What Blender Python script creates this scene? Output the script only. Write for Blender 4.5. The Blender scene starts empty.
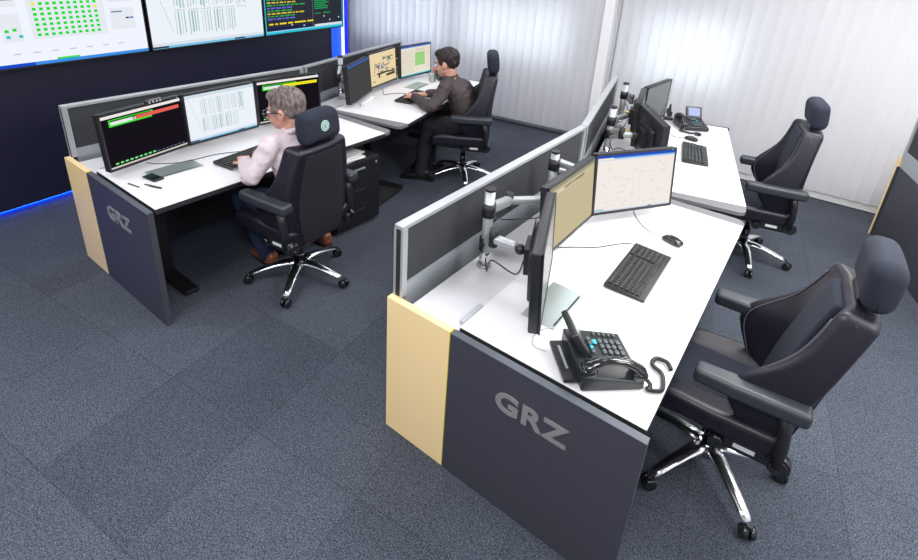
import bpy, bmesh, math, random
from mathutils import Vector, Matrix, Euler, noise
R = math.radians
random.seed(7)
SC = bpy.context.scene
COL = SC.collection
# ------------------------------------------------------------------ materials
def mat(name, col, rough=.6, metal=0., emis=None, es=0., spec=.5, alpha=None, trans=0., coat=0.):
    m = bpy.data.materials.new(name); m.use_nodes = True
    b = m.node_tree.nodes['Principled BSDF']
    b.inputs['Base Color'].default_value = (*col, 1); b.inputs['Roughness'].default_value = rough
    b.inputs['Metallic'].default_value = metal; b.inputs['Specular IOR Level'].default_value = spec
    b.inputs['Transmission Weight'].default_value = trans; b.inputs['Coat Weight'].default_value = coat
    if emis: b.inputs['Emission Color'].default_value = (*emis, 1); b.inputs['Emission Strength'].default_value = es
    return m
def s2l(r, g, b):
    f = lambda c: (c/255/12.92) if c/255 <= .04045 else ((c/255+.055)/1.055)**2.4
    return (f(r), f(g), f(b))
def bumpy(m, scale, strength, colvar=0, detail=4, dist=.002, stretch=None):
    nt = m.node_tree; b = nt.nodes['Principled BSDF']
    tc = nt.nodes.new('ShaderNodeTexCoord'); n = nt.nodes.new('ShaderNodeTexNoise')
    n.inputs['Scale'].default_value = scale; n.inputs['Detail'].default_value = detail
    if stretch:
        mp = nt.nodes.new('ShaderNodeMapping'); mp.inputs['Scale'].default_value = stretch
        nt.links.new(tc.outputs['Object'], mp.inputs[0]); nt.links.new(mp.outputs[0], n.inputs['Vector'])
    else: nt.links.new(tc.outputs['Object'], n.inputs['Vector'])
    bp = nt.nodes.new('ShaderNodeBump'); bp.inputs['Strength'].default_value = strength; bp.inputs['Distance'].default_value = dist
    nt.links.new(n.outputs['Fac'], bp.inputs['Height']); nt.links.new(bp.outputs['Normal'], b.inputs['Normal'])
    if colvar:
        c = b.inputs['Base Color'].default_value[:3]
        rp = nt.nodes.new('ShaderNodeValToRGB')
        rp.color_ramp.elements[0].position = .35; rp.color_ramp.elements[1].position = .65
        rp.color_ramp.elements[0].color = (*[x*(1-colvar) for x in c], 1); rp.color_ramp.elements[1].color = (*[min(1, x*(1+colvar)) for x in c], 1)
        nt.links.new(n.outputs['Fac'], rp.inputs[0]); nt.links.new(rp.outputs[0], b.inputs['Base Color'])
    return m
white_top = bumpy(mat('white laminate', (.80, .80, .82), .38), 300, .05)
shelf_white = bumpy(mat('grey white laminate', (.66, .66, .70), .45), 300, .05)
wedge_grey = bumpy(mat('desk wedge grey', (.17, .175, .185), .5), 300, .05)
edge_dark = mat('desk edge dark', (.022, .023, .027), .5)
anthracite = bumpy(mat('anthracite board', (.047, .048, .065), .55), 900, .12, .05)
panel_cap_sheen = bumpy(mat('anthracite cap painted sheen', (.085, .10, .12), .45), 900, .1)  # top edge of the same board, reflected light painted in as a lighter tone
yellow = bumpy(mat('pale yellow board', s2l(250, 222, 165), .5), 700, .08, .02)
yellow_edge = mat('yellow edging', s2l(235, 215, 60), .5)
alu = bumpy(mat('brushed aluminium', (.40, .44, .48), .38, .35), 400, .06, 0, 2, .001, (1, 1, 12))
alu_light = mat('satin silver', (.50, .53, .55), .38, .45)
silver_paint = mat('silver paint', (.42, .45, .47), .40, .45)
chrome = mat('polished chrome', (.90, .91, .93), .2, 1.)
black_pl = bumpy(mat('black plastic', (.014, .015, .018), .4), 600, .1)
black_gl = mat('gloss black plastic', (.01, .012, .014), .18, coat=.4)
dark_metal = mat('black steel', (.018, .018, .022), .45, .3)
screen_fab = bumpy(mat('dark grey partition fabric', (.040, .043, .048), .85), 500, .25, .15)
leather = bumpy(mat('black leather', (.011, .0095, .019), .40), 260, .25, .1)
leather_g = bumpy(mat('black leather shiny', (.020, .022, .026), .34), 260, .2, .1)
arm_pad = bumpy(mat('charcoal armrest rubber', (.030, .036, .045), .42), 400, .15)
fabric = bumpy(mat('navy black seat fabric', (.015, .020, .036), .9), 700, .5, .35)
back_cloth = bumpy(mat('black back cloth', (.008, .008, .013), .85), 700, .4, .2)
stitch = mat('grey piping', (.09, .09, .12), .6)
label_w = mat('white label', (.7, .72, .75), .5)
key_m = mat('charcoal keycaps', (.013, .016, .016), .45)
key_leg = mat('key legend grey', (.20, .22, .21), .6)
phone_m = mat('phone charcoal', (.02, .024, .026), .35)
phone_key = mat('phone keys', (.10, .115, .12), .4)
cyan = mat('cyan buttons', s2l(60, 170, 190), .4)
paper = mat('white paper', (.78, .80, .80), .7)
glassp = mat('grey green cable cover', (.36, .42, .42), .3, .5)
dark_slot = mat('dark slot', (.02, .02, .02), .7)
wall_m = bumpy(mat('painted wall', (.72, .72, .75), .8), 60, .05)
navy = bumpy(mat('dark navy wall board', (.012, .012, .034), .45), 120, .05, .05)
ceil_m = mat('ceiling white', (.75, .75, .75), .9)
base_m = mat('skirting', (.55, .58, .60), .5)
skin = bumpy(mat('skin', (.62, .33, .25), .5), 200, .15, .08)
skin.node_tree.nodes['Principled BSDF'].inputs['Subsurface Weight'].default_value = .05
shirt_m = bumpy(mat('pale pink shirt cloth', (.70, .60, .64), .8), 22, .5, .03, 3, .02)
brown_shirt = bumpy(mat('dark brown shirt cloth', (.062, .048, .050), .75), 22, .5, .1, 3, .02)
jeans = bumpy(mat('dark blue denim', (.012, .025, .07), .85), 60, .4, .25, 4, .008)
black_tr = bumpy(mat('black trousers cloth', (.012, .012, .018), .85), 40, .4, .1)
brown_l = bumpy(mat('brown shoe leather', (.22, .075, .035), .35), 90, .2, .15)
black_l = mat('black shoe leather', (.012, .012, .014), .3)
grey_hair = bumpy(mat('grey hair', (.17, .135, .125), .7), 60, 1., .55, 6, .01, (1, 1, .35))
dark_hair = bumpy(mat('dark brown hair', (.022, .014, .013), .6), 60, 1., .4, 6, .01, (1, 1, .35))
eye_w = mat('eye white', (.8, .78, .76), .2); iris = mat('iris', (.05, .03, .02), .2)
def emi(name, col, s=1.):
    m = bpy.data.materials.new(name); m.use_nodes = True; nt = m.node_tree; nt.nodes.clear()
    o = nt.nodes.new('ShaderNodeOutputMaterial'); e = nt.nodes.new('ShaderNodeEmission')
    e.inputs[0].default_value = (*col, 1); e.inputs[1].default_value = s; nt.links.new(e.outputs[0], o.inputs[0]); return m
EM = {}
def E(r, g, b, s=1.):
    k = (r, g, b, s)
    if k not in EM: EM[k] = emi('screen colour %d %d %d' % (r, g, b), s2l(r, g, b), s*.68)
    return EM[k]
# screens get a slight gloss over their own light
def carpet():
    m = mat('carpet tiles', (.1, .11, .13), .95, spec=.2); nt = m.node_tree; b = nt.nodes['Principled BSDF']; N = nt.nodes.new; L = nt.links.new
    g = N('ShaderNodeNewGeometry'); mp = N('ShaderNodeMapping'); mp.inputs['Rotation'].default_value = (0, 0, R(-7.6)); mp.inputs['Location'].default_value = (-.108, .347, 0)
    L(g.outputs['Position'], mp.inputs[0])
    br = N('ShaderNodeTexBrick'); br.offset = 0; br.inputs['Scale'].default_value = 1; br.inputs['Brick Width'].default_value = .6; br.inputs['Row Height'].default_value = .6
    br.inputs['Mortar Size'].default_value = .0022; br.inputs['Mortar Smooth'].default_value = .3; br.inputs['Bias'].default_value = 0
    br.inputs['Color1'].default_value = (.86, .86, .88, 1); br.inputs['Color2'].default_value = (1.10, 1.10, 1.09, 1); br.inputs['Mortar'].default_value = (.62, .62, .64, 1)
    L(mp.outputs[0], br.inputs['Vector'])
    n1 = N('ShaderNodeTexNoise'); n1.inputs['Scale'].default_value = 170; n1.inputs['Detail'].default_value = 5; n1.inputs['Roughness'].default_value = .75; L(g.outputs['Position'], n1.inputs['Vector'])
    vo = N('ShaderNodeTexVoronoi'); vo.inputs['Scale'].default_value = 330; L(g.outputs['Position'], vo.inputs['Vector']); sx = N('ShaderNodeSeparateColor'); L(vo.outputs['Color'], sx.inputs[0])
    mm = N('ShaderNodeMath'); mm.operation = 'MULTIPLY_ADD'; mm.inputs[1].default_value = .22; mm.inputs[2].default_value = -.11; L(sx.outputs[0], mm.inputs[0]); ma = N('ShaderNodeMath'); ma.operation = 'ADD'; L(mm.outputs[0], ma.inputs[0]); L(n1.outputs['Fac'], ma.inputs[1])
    rp = N('ShaderNodeValToRGB'); e = rp.color_ramp.elements
    e[0].position = .32; e[0].color = (.018, .020, .032, 1); e[1].position = .70; e[1].color = (.150, .170, .208, 1)
    x = e.new(.5); x.color = (.056, .066, .088, 1); L(ma.outputs[0], rp.inputs[0])
    n2 = N('ShaderNodeTexNoise'); n2.inputs['Scale'].default_value = 2.2; n2.inputs['Detail'].default_value = 3; L(g.outputs['Position'], n2.inputs['Vector'])
    mr = N('ShaderNodeMapRange'); mr.inputs['To Min'].default_value = .86; mr.inputs['To Max'].default_value = 1.14; L(n2.outputs['Fac'], mr.inputs['Value'])
    m1 = N('ShaderNodeMixRGB'); m1.blend_type = 'MULTIPLY'; m1.inputs[0].default_value = 1; L(rp.outputs[0], m1.inputs[1]); L(br.outputs['Color'], m1.inputs[2])
    m2 = N('ShaderNodeMixRGB'); m2.blend_type = 'MULTIPLY'; m2.inputs[0].default_value = 1; L(m1.outputs[0], m2.inputs[1]); L(mr.outputs[0], m2.inputs[2])
    L(m2.outputs[0], b.inputs['Base Color'])
    bp = N('ShaderNodeBump'); bp.inputs['Strength'].default_value = .25; bp.inputs['Distance'].default_value = .003; L(n1.outputs['Fac'], bp.inputs['Height']); L(bp.outputs['Normal'], b.inputs['Normal'])
    return m
def blind_mat():
    m = bpy.data.materials.new('translucent blind cloth'); m.use_nodes = True; nt = m.node_tree; nt.nodes.clear(); N = nt.nodes.new; L = nt.links.new
    o = N('ShaderNodeOutputMaterial'); d = N('ShaderNodeBsdfDiffuse'); t = N('ShaderNodeBsdfTranslucent'); mx = N('ShaderNodeMixShader')
    d.inputs[0].default_value = (.80, .80, .83, 1); t.inputs[0].default_value = (.80, .82, .86, 1); mx.inputs[0].default_value = .33
    g = N('ShaderNodeTexCoord'); n = N('ShaderNodeTexNoise'); n.inputs['Scale'].default_value = 250; bp = N('ShaderNodeBump'); bp.inputs['Strength'].default_value = .15; bp.inputs['Distance'].default_value = .002
    L(g.outputs['Object'], n.inputs['Vector']); L(n.outputs['Fac'], bp.inputs['Height']); L(bp.outputs['Normal'], d.inputs['Normal'])
    L(d.outputs[0], mx.inputs[1]); L(t.outputs[0], mx.inputs[2]); L(mx.outputs[0], o.inputs[0]); return m
# ------------------------------------------------------------------ mesh builder
class MB:
    def __init__(s): s.bm = bmesh.new(); s.mats = []; s.mi = 0
    def m(s, mt):
        if mt not in s.mats: s.mats.append(mt)
        s.mi = s.mats.index(mt); return s
    def _put(s, vs, fs, sm=False, M=None):
        bv = [s.bm.verts.new(M @ Vector(v) if M else v) for v in vs]
        for f in fs:
            try: g = s.bm.faces.new([bv[i] for i in f])
            except ValueError: continue
            g.material_index = s.mi; g.smooth = sm
        return bv
    def box(s, x0, x1, y0, y1, z0, z1, M=None):
        v = [(x, y, z) for x in (x0, x1) for y in (y0, y1) for z in (z0, z1)]
        s._put(v, [(0, 1, 3, 2), (4, 6, 7, 5), (0, 4, 5, 1), (2, 3, 7, 6), (0, 2, 6, 4), (1, 5, 7, 3)], False, M); return s
    def cbox(s, c, d, M=None):
        T = Matrix.Translation(c)
        if M: T = T @ M
        return s.box(-d[0]/2, d[0]/2, -d[1]/2, d[1]/2, -d[2]/2, d[2]/2, T)
    def rbox(s, c, d, r, n=2, seg=3, warp=None, M=None):
        h = [x/2 for x in d]; r = min(r, *[x*.999 for x in h])
        def ax(hh):
            a = [-hh + r*(1-math.tan(math.pi/4*(1-k/seg))) for k in range(seg+1)]
            b = [(-hh+r) + (2*hh-2*r)*k/n for k in range(1, n)]
            return a + b + [-q for q in reversed(a)]
        A = [ax(q) for q in h]; idx = {}; vs = []; fs = []
        def vi(i, j, k):
            key = (i, j, k)
            if key not in idx:
                p = Vector((A[0][i], A[1][j], A[2][k])); q = Vector([max(-h[t]+r, min(h[t]-r, p[t])) for t in range(3)])
                dd = p-q
                if dd.length > 1e-9: p = q + dd.normalized()*r
                if warp: p = Vector(warp(p))
                idx[key] = len(vs); vs.append(p)
            return idx[key]
        L = [len(a)-1 for a in A]
        for a, b, c3 in ((0, 1, 2), (1, 2, 0), (2, 0, 1)):
            for e, side in ((0, 0), (L[c3], 1)):
                for i in range(L[a]):
                    for j in range(L[b]):
                        q = []
                        for di, dj in ((0, 0), (1, 0), (1, 1), (0, 1)):
                            t = [0, 0, 0]; t[a] = i+di; t[b] = j+dj; t[c3] = e; q.append(vi(*t))
                        fs.append(tuple(q) if side else tuple(reversed(q)))
        T = Matrix.Translation(c)
        if M: T = M @ T
        s._put(vs, fs, True, T); return s
    def cyl(s, p0, p1, r0, r1=None, n=20, sm=True, M=None):
        r1 = r0 if r1 is None else r1; p0 = Vector(p0); p1 = Vector(p1); q = (p1-p0).to_track_quat('Z', 'Y').to_matrix()
        vs = []
        for p, r in ((p0, r0), (p1, r1)):
            for i in range(n): a = 2*math.pi*i/n; vs.append(p + q @ Vector((r*math.cos(a), r*math.sin(a), 0)))
        s._put(vs, [(i, (i+1) % n, n+(i+1) % n, n+i) for i in range(n)], sm, M)
        s._put(vs[:n], [tuple(reversed(range(n)))], False, M); s._put(vs[n:], [tuple(range(n))], False, M); return s
    def tube(s, pts, r, n=10, flat=1., M=None, up=None):
        P = [Vector(p) for p in pts]; rs = r if isinstance(r, (list, tuple)) else [r]*len(P); vs = []; prev = None
        for k, p in enumerate(P):
            t = (P[min(k+1, len(P)-1)]-P[max(k-1, 0)]).normalized()
            if prev is None:
                a = Vector(up) if up else (Vector((0, 0, 1)) if abs(t.z) < .9 else Vector((1, 0, 0)))
            else: a = prev
            b = (a - t*a.dot(t)).normalized(); prev = b; c = t.cross(b)
            fl = flat[k] if isinstance(flat, (list, tuple)) else flat
            for i in range(n): an = 2*math.pi*i/n; vs.append(p + b*math.cos(an)*rs[k]*fl + c*math.sin(an)*rs[k])
        fs = [(k*n+i, k*n+(i+1) % n, (k+1)*n+(i+1) % n, (k+1)*n+i) for k in range(len(P)-1) for i in range(n)]
        fs += [tuple(reversed(range(n))), tuple(range((len(P)-1)*n, len(P)*n))]
        s._put(vs, fs, True, M); return s
    def prism(s, poly, z0, z1, M=None):
        n = len(poly); vs = [(x, y, z0) for x, y in poly] + [(x, y, z1) for x, y in poly]
        s._put(vs, [tuple(reversed(range(n))), tuple(range(n, 2*n))] + [(i, (i+1) % n, n+(i+1) % n, n+i) for i in range(n)], False, M); return s
    def ball(s, c, r, n=16, M=None):
        r = (r, r, r) if not isinstance(r, (tuple, list)) else r; vs = []; fs = []; m = n//2
        for i in range(m+1):
            for j in range(n):
                a = math.pi*i/m; b = 2*math.pi*j/n
                vs.append((c[0]+r[0]*math.sin(a)*math.cos(b), c[1]+r[1]*math.sin(a)*math.sin(b), c[2]+r[2]*math.cos(a)))
        for i in range(m):
            for j in range(n): fs.append((i*n+j, (i+1)*n+j, (i+1)*n+(j+1) % n, i*n+(j+1) % n))
        s._put(vs, fs, True, M); return s
    def build(s, name, parent=None, mt=None, loc=None, rot=None, bevel=0, kind=None):
        bmesh.ops.remove_doubles(s.bm, verts=s.bm.verts, dist=1e-6)
        bmesh.ops.recalc_face_normals(s.bm, faces=s.bm.faces)
        me = bpy.data.meshes.new(name); s.bm.to_mesh(me); s.bm.free()
        for x in (s.mats or [mt]): me.materials.append(x)
        o = bpy.data.objects.new(name, me); COL.objects.link(o)
        if parent: o.parent = parent
        if loc: o.location = loc
        if rot: o.rotation_euler = rot
        if bevel:
            b = o.modifiers.new('bevel', 'BEVEL'); b.width = bevel; b.segments = 2; b.limit_method = 'ANGLE'; b.angle_limit = R(40)
        if kind: o['kind'] = kind
        return o
def mb(mt=None):
    b = MB()
    if mt: b.m(mt)
    return b
def thing(name, label, cat, loc=(0, 0, 0), rz=0, group=None, tilt=None):
    o = bpy.data.objects.new(name, None); o.empty_display_size = .1; COL.objects.link(o); o.location = loc; o.rotation_euler = (0, 0, rz)
    return tag(o, label, cat, group)
def tag(o, label, cat, group=None):
    o['label'] = label; o['category'] = cat
    if group: o['group'] = group
    return o
def kids(o): return [c for c in COL.objects if c.parent == o]
def dup(o, loc=None, rz=None, label=None, group=None, parent=None):
    c = o.copy(); COL.objects.link(c)
    if parent: c.parent = parent
    if loc is not None: c.location = loc
    if rz is not None: c.rotation_euler = (0, 0, rz)
    if label: c['label'] = label
    if group: c['group'] = group
    for k in kids(o): dup(k, parent=c)
    return c
def struct(o): o['kind'] = 'structure'; return o
# ------------------------------------------------------------------ room
PHI = .2414; PX, PY = .0065, 1.8526           # second desk of each row turns by PHI about this pivot
BO = Vector((-2.5385, -.3262, 0)); CO = Vector((2.34, .525, 0))
def u2(x, y, z=0, o=Vector((0, 0, 0))):
    c, s = math.cos(PHI), math.sin(PHI); return Vector((PX+(x-PX)*c-y*s, PY+(x-PX)*s+y*c, z)) + o
struct(mb(carpet()).box(-5.2, 4.2, -3.6, 5.3, -.05, 0).build('floor'))
struct(mb(ceil_m).box(-5.2, 4.2, -3.6, 5.3, 2.8, 2.85).build('ceiling'))
struct(mb(wall_m).box(-5.3, -5.2, -3.6, 5.3, 0, 2.8).build('wall_left'))
struct(mb(wall_m).box(4.2, 4.3, -3.6, 5.3, 0, 2.8).build('wall_right'))
struct(mb(wall_m).box(-5.2, 4.2, -3.7, -3.6, 0, 2.8).build('wall_front'))
# blind walls: frame with x along the wall, y into the wall
def wallframe(p, ang): return Matrix.Translation((p[0], p[1], 0)) @ Matrix.Rotation(ang, 4, 'Z')
A1 = math.atan2(.13, 1.); WL = wallframe((-.9, 4.545), A1)       # left part runs to -x
A2 = math.atan2(.012, 1.); WR = wallframe((-.84, 4.62), A2)
glass = mat('window glass', (.9, .95, .95), .02, trans=1., spec=.3)
frame_m = mat('white window frame', (.75, .76, .78), .4)
def backwall(name, F, x0, x1, wins):
    b = mb(wall_m); y0, y1 = .16, .34
    zs, zt = .86, 1.62
    b.box(x0, x1, y0, y1, 0, zs, F); b.box(x0, x1, y0, y1, zt, 2.8, F)
    xs = [x0] + [v for w in wins for v in w] + [x1]
    for i in range(0, len(xs), 2): b.box(xs[i], xs[i+1], y0, y1, zs, zt, F)
    struct(b.build(name))
    for i, (a, c) in enumerate(wins):
        f = mb(frame_m)
        for q in ((a, a+.05, zs, zt), (c-.05, c, zs, zt), (a, c, zs, zs+.05), (a, c, zt-.05, zt)): f.box(q[0], q[1], .2, .26, q[2], q[3], F)
        backwall.n += 1
        o = struct(f.build('window_%d' % backwall.n)); g = mb(glass).box(a+.05, c-.05, .225, .232, zs+.05, zt-.05, F).build('window_glass', o)
backwall.n = 0
backwall('wall_back_left', WL, -4.2, .06, [(-3.75, -2.12), (-1.98, -.42)])
backwall('wall_back_right', WR, -.05, 5.1, [(.25, 1.3)])
struct(mb(base_m).box(-4.2, 0, .145, .16, 0, .07, WL).build('baseboard_back_left'))
struct(mb(mat('white skirting', (.74, .75, .76), .5)).box(-.03, 5.0, .02, .16, .012, .075, WR).build('baseboard_back_right'))
struct(mb(mat('white column paint', (.86, .86, .87), .6)).box(-.075, .035, -.03, .2, 0, 2.8, WL).build('trim_1'))
BM = blind_mat()
def slat_mesh():
    b = mb(BM); w = .127; n = 6; vs = []
    for z in (.085, 2.55):
        for i in range(n+1): t = i/n-.5; vs.append((t*w, .009*(1-4*t*t), z))
    b._put(vs, [(i, i+1, n+1+i+1, n+1+i) for i in range(n)], True)
    o = b.build('slat'); return o
def blind(name, label, F, x0, n, pitch, sgn=1):
    t = thing('vertical_blind', label, 'window blind', F.translation, F.to_euler().z)
    mb(frame_m).box(min(x0, x0+sgn*n*pitch)-.07, max(x0, x0+sgn*n*pitch)+.0, -.03, .03, 2.55, 2.6).build('headrail', t)
    for k in range(n):
        if k == 0 and blind.p is None: s = slat_mesh(); blind.p = s
        else: s = blind.p.copy(); COL.objects.link(s)
        s.parent = t; s.location = (x0+sgn*k*pitch, random.uniform(-.002, .002), 0); s.rotation_euler = (0, 0, R(-6)+random.uniform(-.02, .02))
    return t
blind.p = None
blind('l', 'white vertical slat blind left of the slim white column, behind the dark-haired man', WL, -.13, 32, .1165, -1)
blind('r', 'white vertical slat blind right of the slim white column, behind the empty chair', WR, .10, 42, .1165, 1)
# video wall
VA = math.atan2(-.11, 1.)
VF = Matrix.Translation((-3.58, -.3, 0)) @ Matrix.Rotation(-VA*-1 if False else math.atan(.11), 4, 'Z')   # local y runs along the wall, local x into the room
vw = struct(mb(navy).box(-.12, 0, -2.6, 3.38, .045, 2.7, VF).build('wall_video'))
struct(mb(navy).box(-.5, -.13, -2.6, 3.72, 0, 2.7, VF).build('wall_video_core'))
e1 = tag(mb(dark_metal).box(-.13, .004, 3.383, 3.41, .0, 2.7, VF).build('wall_edge_profile'), 'narrow black vertical profile closing the dark screen wall', 'profile')
wall_glow = mat('wall painted blue glow', (.02, .08, .6), .4, emis=s2l(10, 85, 235), es=.55)  # wall strip beside the tube; the LED's blue light is painted in as emission
bl2 = mat('deep blue acrylic', (.0, .01, .6), .4, emis=s2l(0, 25, 250), es=.75)
lt = thing('led_light_column', 'blue glowing light column at the end of the dark screen wall', 'light')
mb(wall_glow).box(-.128, -.05, 3.412, 3.655, .0, 2.7, VF).build('painted_glow_wall', lt)
mb(E(225, 235, 255, 1.6)).box(-.05, -.025, 3.655, 3.685, .0, 2.7, VF).build('light_tube', lt)
mb(bl2).box(-.128, -.03, 3.685, 3.76, .0, 2.7, VF).build('side_panel', lt)
fl = tag(mb(emi('blue strip light', s2l(14, 70, 255), 20.)).box(-.10, -.085, -2.5, 3.3, .006, .036, VF).build('floor_light_strip'), 'blue light strip glowing under the dark screen wall', 'light')
# ---- flat screen content: quads slightly in front of the panel; u to the right, v up, both in 0..1
class Scr:
    def __init__(s, w, h, lift=.0006): s.b = MB(); s.w = w; s.h = h; s.l = 0; s.lift = lift
    def q(s, u0, u1, v0, v1, m, shear=0):
        s.b.m(m); s.l += 1; x = 0 if s.l == 1 else s.lift*.5 + 8e-6*s.l
        w, h = s.w, s.h
        s.b._put([(x, (u0-.5)*w, (v0-.5)*h), (x, (u1-.5)*w, (v0-.5)*h), (x, (u1-.5)*w, (v1-.5)*h), (x, (u0-.5)*w, (v1-.5)*h)], [(0, 1, 2, 3)])
        return s
RND = random.Random(3)
def c_status(s):     # window with a matrix of green lamps
    W = E(236, 240, 250); s.q(0, 1, 0, 1, W)
    s.q(0, 1, 0, .035, E(60, 140, 225)); s.q(.1, .3, 0, .035, E(25, 75, 200)); s.q(.42, .55, .035, .055, E(60, 220, 60))
    s.q(0, .015, .1, 1, E(215, 222, 235)); s.q(.11, .112, .12, 1, E(200, 208, 225))
    G = E(226, 230, 238); s.q(.15, .27, .62, .98, G); s.q(.17, .27, .26, .55, G); s.q(.32, .75, .27, .99, G); s.q(.78, .94, .62, .95, G); s.q(.78, .94, .3, .55, G)
    for k, c in enumerate(((40, 120, 50), (240, 220, 80), (235, 40, 30))): s.q(.16, .185, .68+.08*(2-k), .71+.08*(2-k), E(*c)); s.q(.2, .255, .685+.08*(2-k), .7+.08*(2-k), E(120, 125, 150))
    for (u, v, c) in ((.185, .36, (40, 215, 60)), (.225, .37, (40, 215, 60)), (.187, .3, (40, 190, 200)), (.25, .3, (40, 190, 200))): s.q(u, u+.02, v, v+.03, E(*c))
    for i in range(10):
        for j in range(12):
            c = (30, 220, 50)
            if RND.random() < .03: c = (235, 225, 80)
            s.q(.345+i*.038, .345+i*.038+.02, .3+j*.054, .3+j*.054+.03, E(*c))
    s.q(.33, .5, .965, .98, E(120, 130, 160))
    for k in range(6): s.q(.785, .93, .64+k*.04, .643+k*.04, E(190, 196, 210))
    s.q(.79, .9, .9, .915, E(110, 120, 150)); s.q(.79, .86, .5, .515, E(110, 120, 150)); s.q(.88, .9, .42, .44, E(50, 60, 70)); s.q(.905, .93, .42, .44, E(80, 130, 180))
    for k in range(7): s.q(.2+.1*k, .24+.1*k, .13, .14, E(180, 186, 205))
def c_table(s):      # pale lists of fine columns
    s.q(0, 1, 0, 1, E(232, 238, 245)); s.q(0, 1, 0, .03, E(120, 190, 225)); s.q(0, .12, .005, .03, E(40, 60, 90)); s.q(.7, .8, .005, .03, E(40, 80, 130)); s.q(0, 1, .03, .07, E(215, 222, 232))
    s.q(0, 1, .93, 1, E(205, 218, 228))
    for g in range(6):
        u = .2+g*.11
        for r_, (a, b) in enumerate(((.5, .88), (.14, .46))):
            if g == 5 and r_: continue
            for k in range(4):
                w = .006+.008*RND.random(); uu = u+.024*k
                s.q(uu, uu+w, a+.05*RND.random(), b, E(*RND.choice(((150, 185, 190), (180, 200, 205), (200, 212, 216)))))
        s.q(u, u+.09, .47, .485, E(205, 210, 216))
    for k in range(14): s.q(.05+.009*k, .056+.009*k, .86-.05*k, .9-.05*k, E(195, 200, 205))
def c_term(s):       # dark terminal with coloured lines
    s.q(0, 1, 0, 1, E(45, 48, 58)); s.q(0, 1, 0, .035, E(40, 190, 215)); s.q(0, 1, .035, .05, E(160, 200, 225)); s.q(0, .012, 0, 1, E(40, 190, 215)); s.q(.988, 1, 0, 1, E(40, 160, 190))
    s.q(.575, .58, .05, 1, E(120, 120, 125)); s.q(.02, .57, .06, .1, E(25, 35, 75)); s.q(.6, .985, .05, .085, E(215, 225, 235))
    v = .94; k = 0
    while v > .16:
        c = ((50, 160, 85), (105, 105, 215), (50, 160, 85), (215, 190, 60))[k % 4]; u = .03
        if k % 4 == 3 or v > .2:
            while u < (.32 if k % 3 else .42): w = .015+.05*RND.random(); s.q(u, u+w, v, v+.022, E(*c)); u += w+.012
        v -= .042; k += 1
    u = .04
    for w in (.05, .03, .08, .06, .14, .08): s.q(u, u+w, .145, .17, E(235, 215, 50)); u += w+.02
    v = .95
    while v > .34: s.q(.6, .6+.1+.12*RND.random(), v, v+.02, E(30, 150, 80)); v -= .032
    for (u, v) in ((.3, .11), (.45, .08), (.72, .2), (.8, .13), (.93, .16)): s.q(u, u+.015, v, v+.02, E(225, 230, 235))
    s.q(.72, .82, .26, .28, E(30, 150, 80)); s.q(.6, .68, .26, .275, E(30, 150, 80))
def c_bars(col2):
    def f(s):
        s.q(0, 1, 0, 1, E(22, 18, 26)); s.q(0, 1, .93, .985, E(235, 228, 225)); s.q(.08, .62, .8, .9, E(60, 220, 50)); s.q(.08, .6, .77, .8, E(60, 220, 50)); s.q(.1, .4, .805, .83, E(220, 235, 225)); s.q(.1, .6, .86, .885, E(30, 90, 35))
        s.q(.4, .97, .8, .87, E(*col2)); s.q(.1, .36, .8, .86, E(228, 232, 228)); s.q(.36, .39, .81, .84, E(215, 90, 210))
        s.q(0, 1, 0, .03, E(205, 200, 185))
        for k in range(16):
            c = (60, 200, 70) if k < 9 else (95, 110, 150)
            s.q(.06+.058*k, .06+.058*k+.04, .06, .095 if k < 9 else .075, E(*c))
            if k < 9: s.q(.065+.058*k, .085+.058*k, .07, .085, E(205, 215, 230))
    return f
def c_grey(s):
    s.q(0, 1, 0, 1, E(66, 68, 66)); s.q(0, 1, .955, 1, E(45, 105, 200))
    for k in range(20): s.q(.05, .95, .06+.045*k, .064+.045*k, E(84, 86, 82))
def c_map(s):
    s.q(0, 1, 0, 1, E(232, 210, 165)); s.q(0, 1, .94, .97, E(225, 205, 190))
    for k in range(46):
        u = .12+.7*RND.random(); v = .3+.55*RND.random(); w, h = ((.03+.14*RND.random(), .03) if RND.random() < .5 else (.03, .04+.14*RND.random()))
        s.q(u, min(.95, u+w), v, min(.9, v+h), E(*RND.choice(((150, 150, 160), (120, 130, 150), (90, 100, 90), (190, 185, 170), (70, 80, 120)))))
    for (a, b, c, d) in ((.25, .7, .3, .36), (.6, .95, .18, .26), (.3, .36, .2, .36), (.7, .95, .28, .33), (.85, .9, .18, .36)): s.q(a, b, c, d, E(70, 66, 62))
    s.q(.5, .56, .75, .83, E(70, 120, 60)); s.q(.7, .78, .7, .8, E(60, 110, 80)); s.q(.1, .16, .1, .14, E(90, 80, 70))
def c_sheet(s):
    s.q(0, 1, 0, 1, E(228, 222, 205)); s.q(0, 1, .95, 1, E(60, 110, 205)); s.q(0, 1, 0, .04, E(80, 190, 205)); s.q(.46, .8, .3, .76, E(150, 205, 125))
    for k in range(16): s.q(.02, .42, .1+.05*k, .118+.05*k, E(*((215, 190, 175) if k % 3 else (205, 212, 190))))
    for k in range(14): s.q(.84, .98, .16+.052*k, .175+.052*k, E(*((220, 185, 180) if k % 2 else (210, 210, 200))))
    for k in range(9): s.q(.47, .79, .32+.05*k, .325+.05*k, E(175, 215, 150))
    s.q(.46, .8, .8, .9, E(222, 200, 190))
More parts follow.
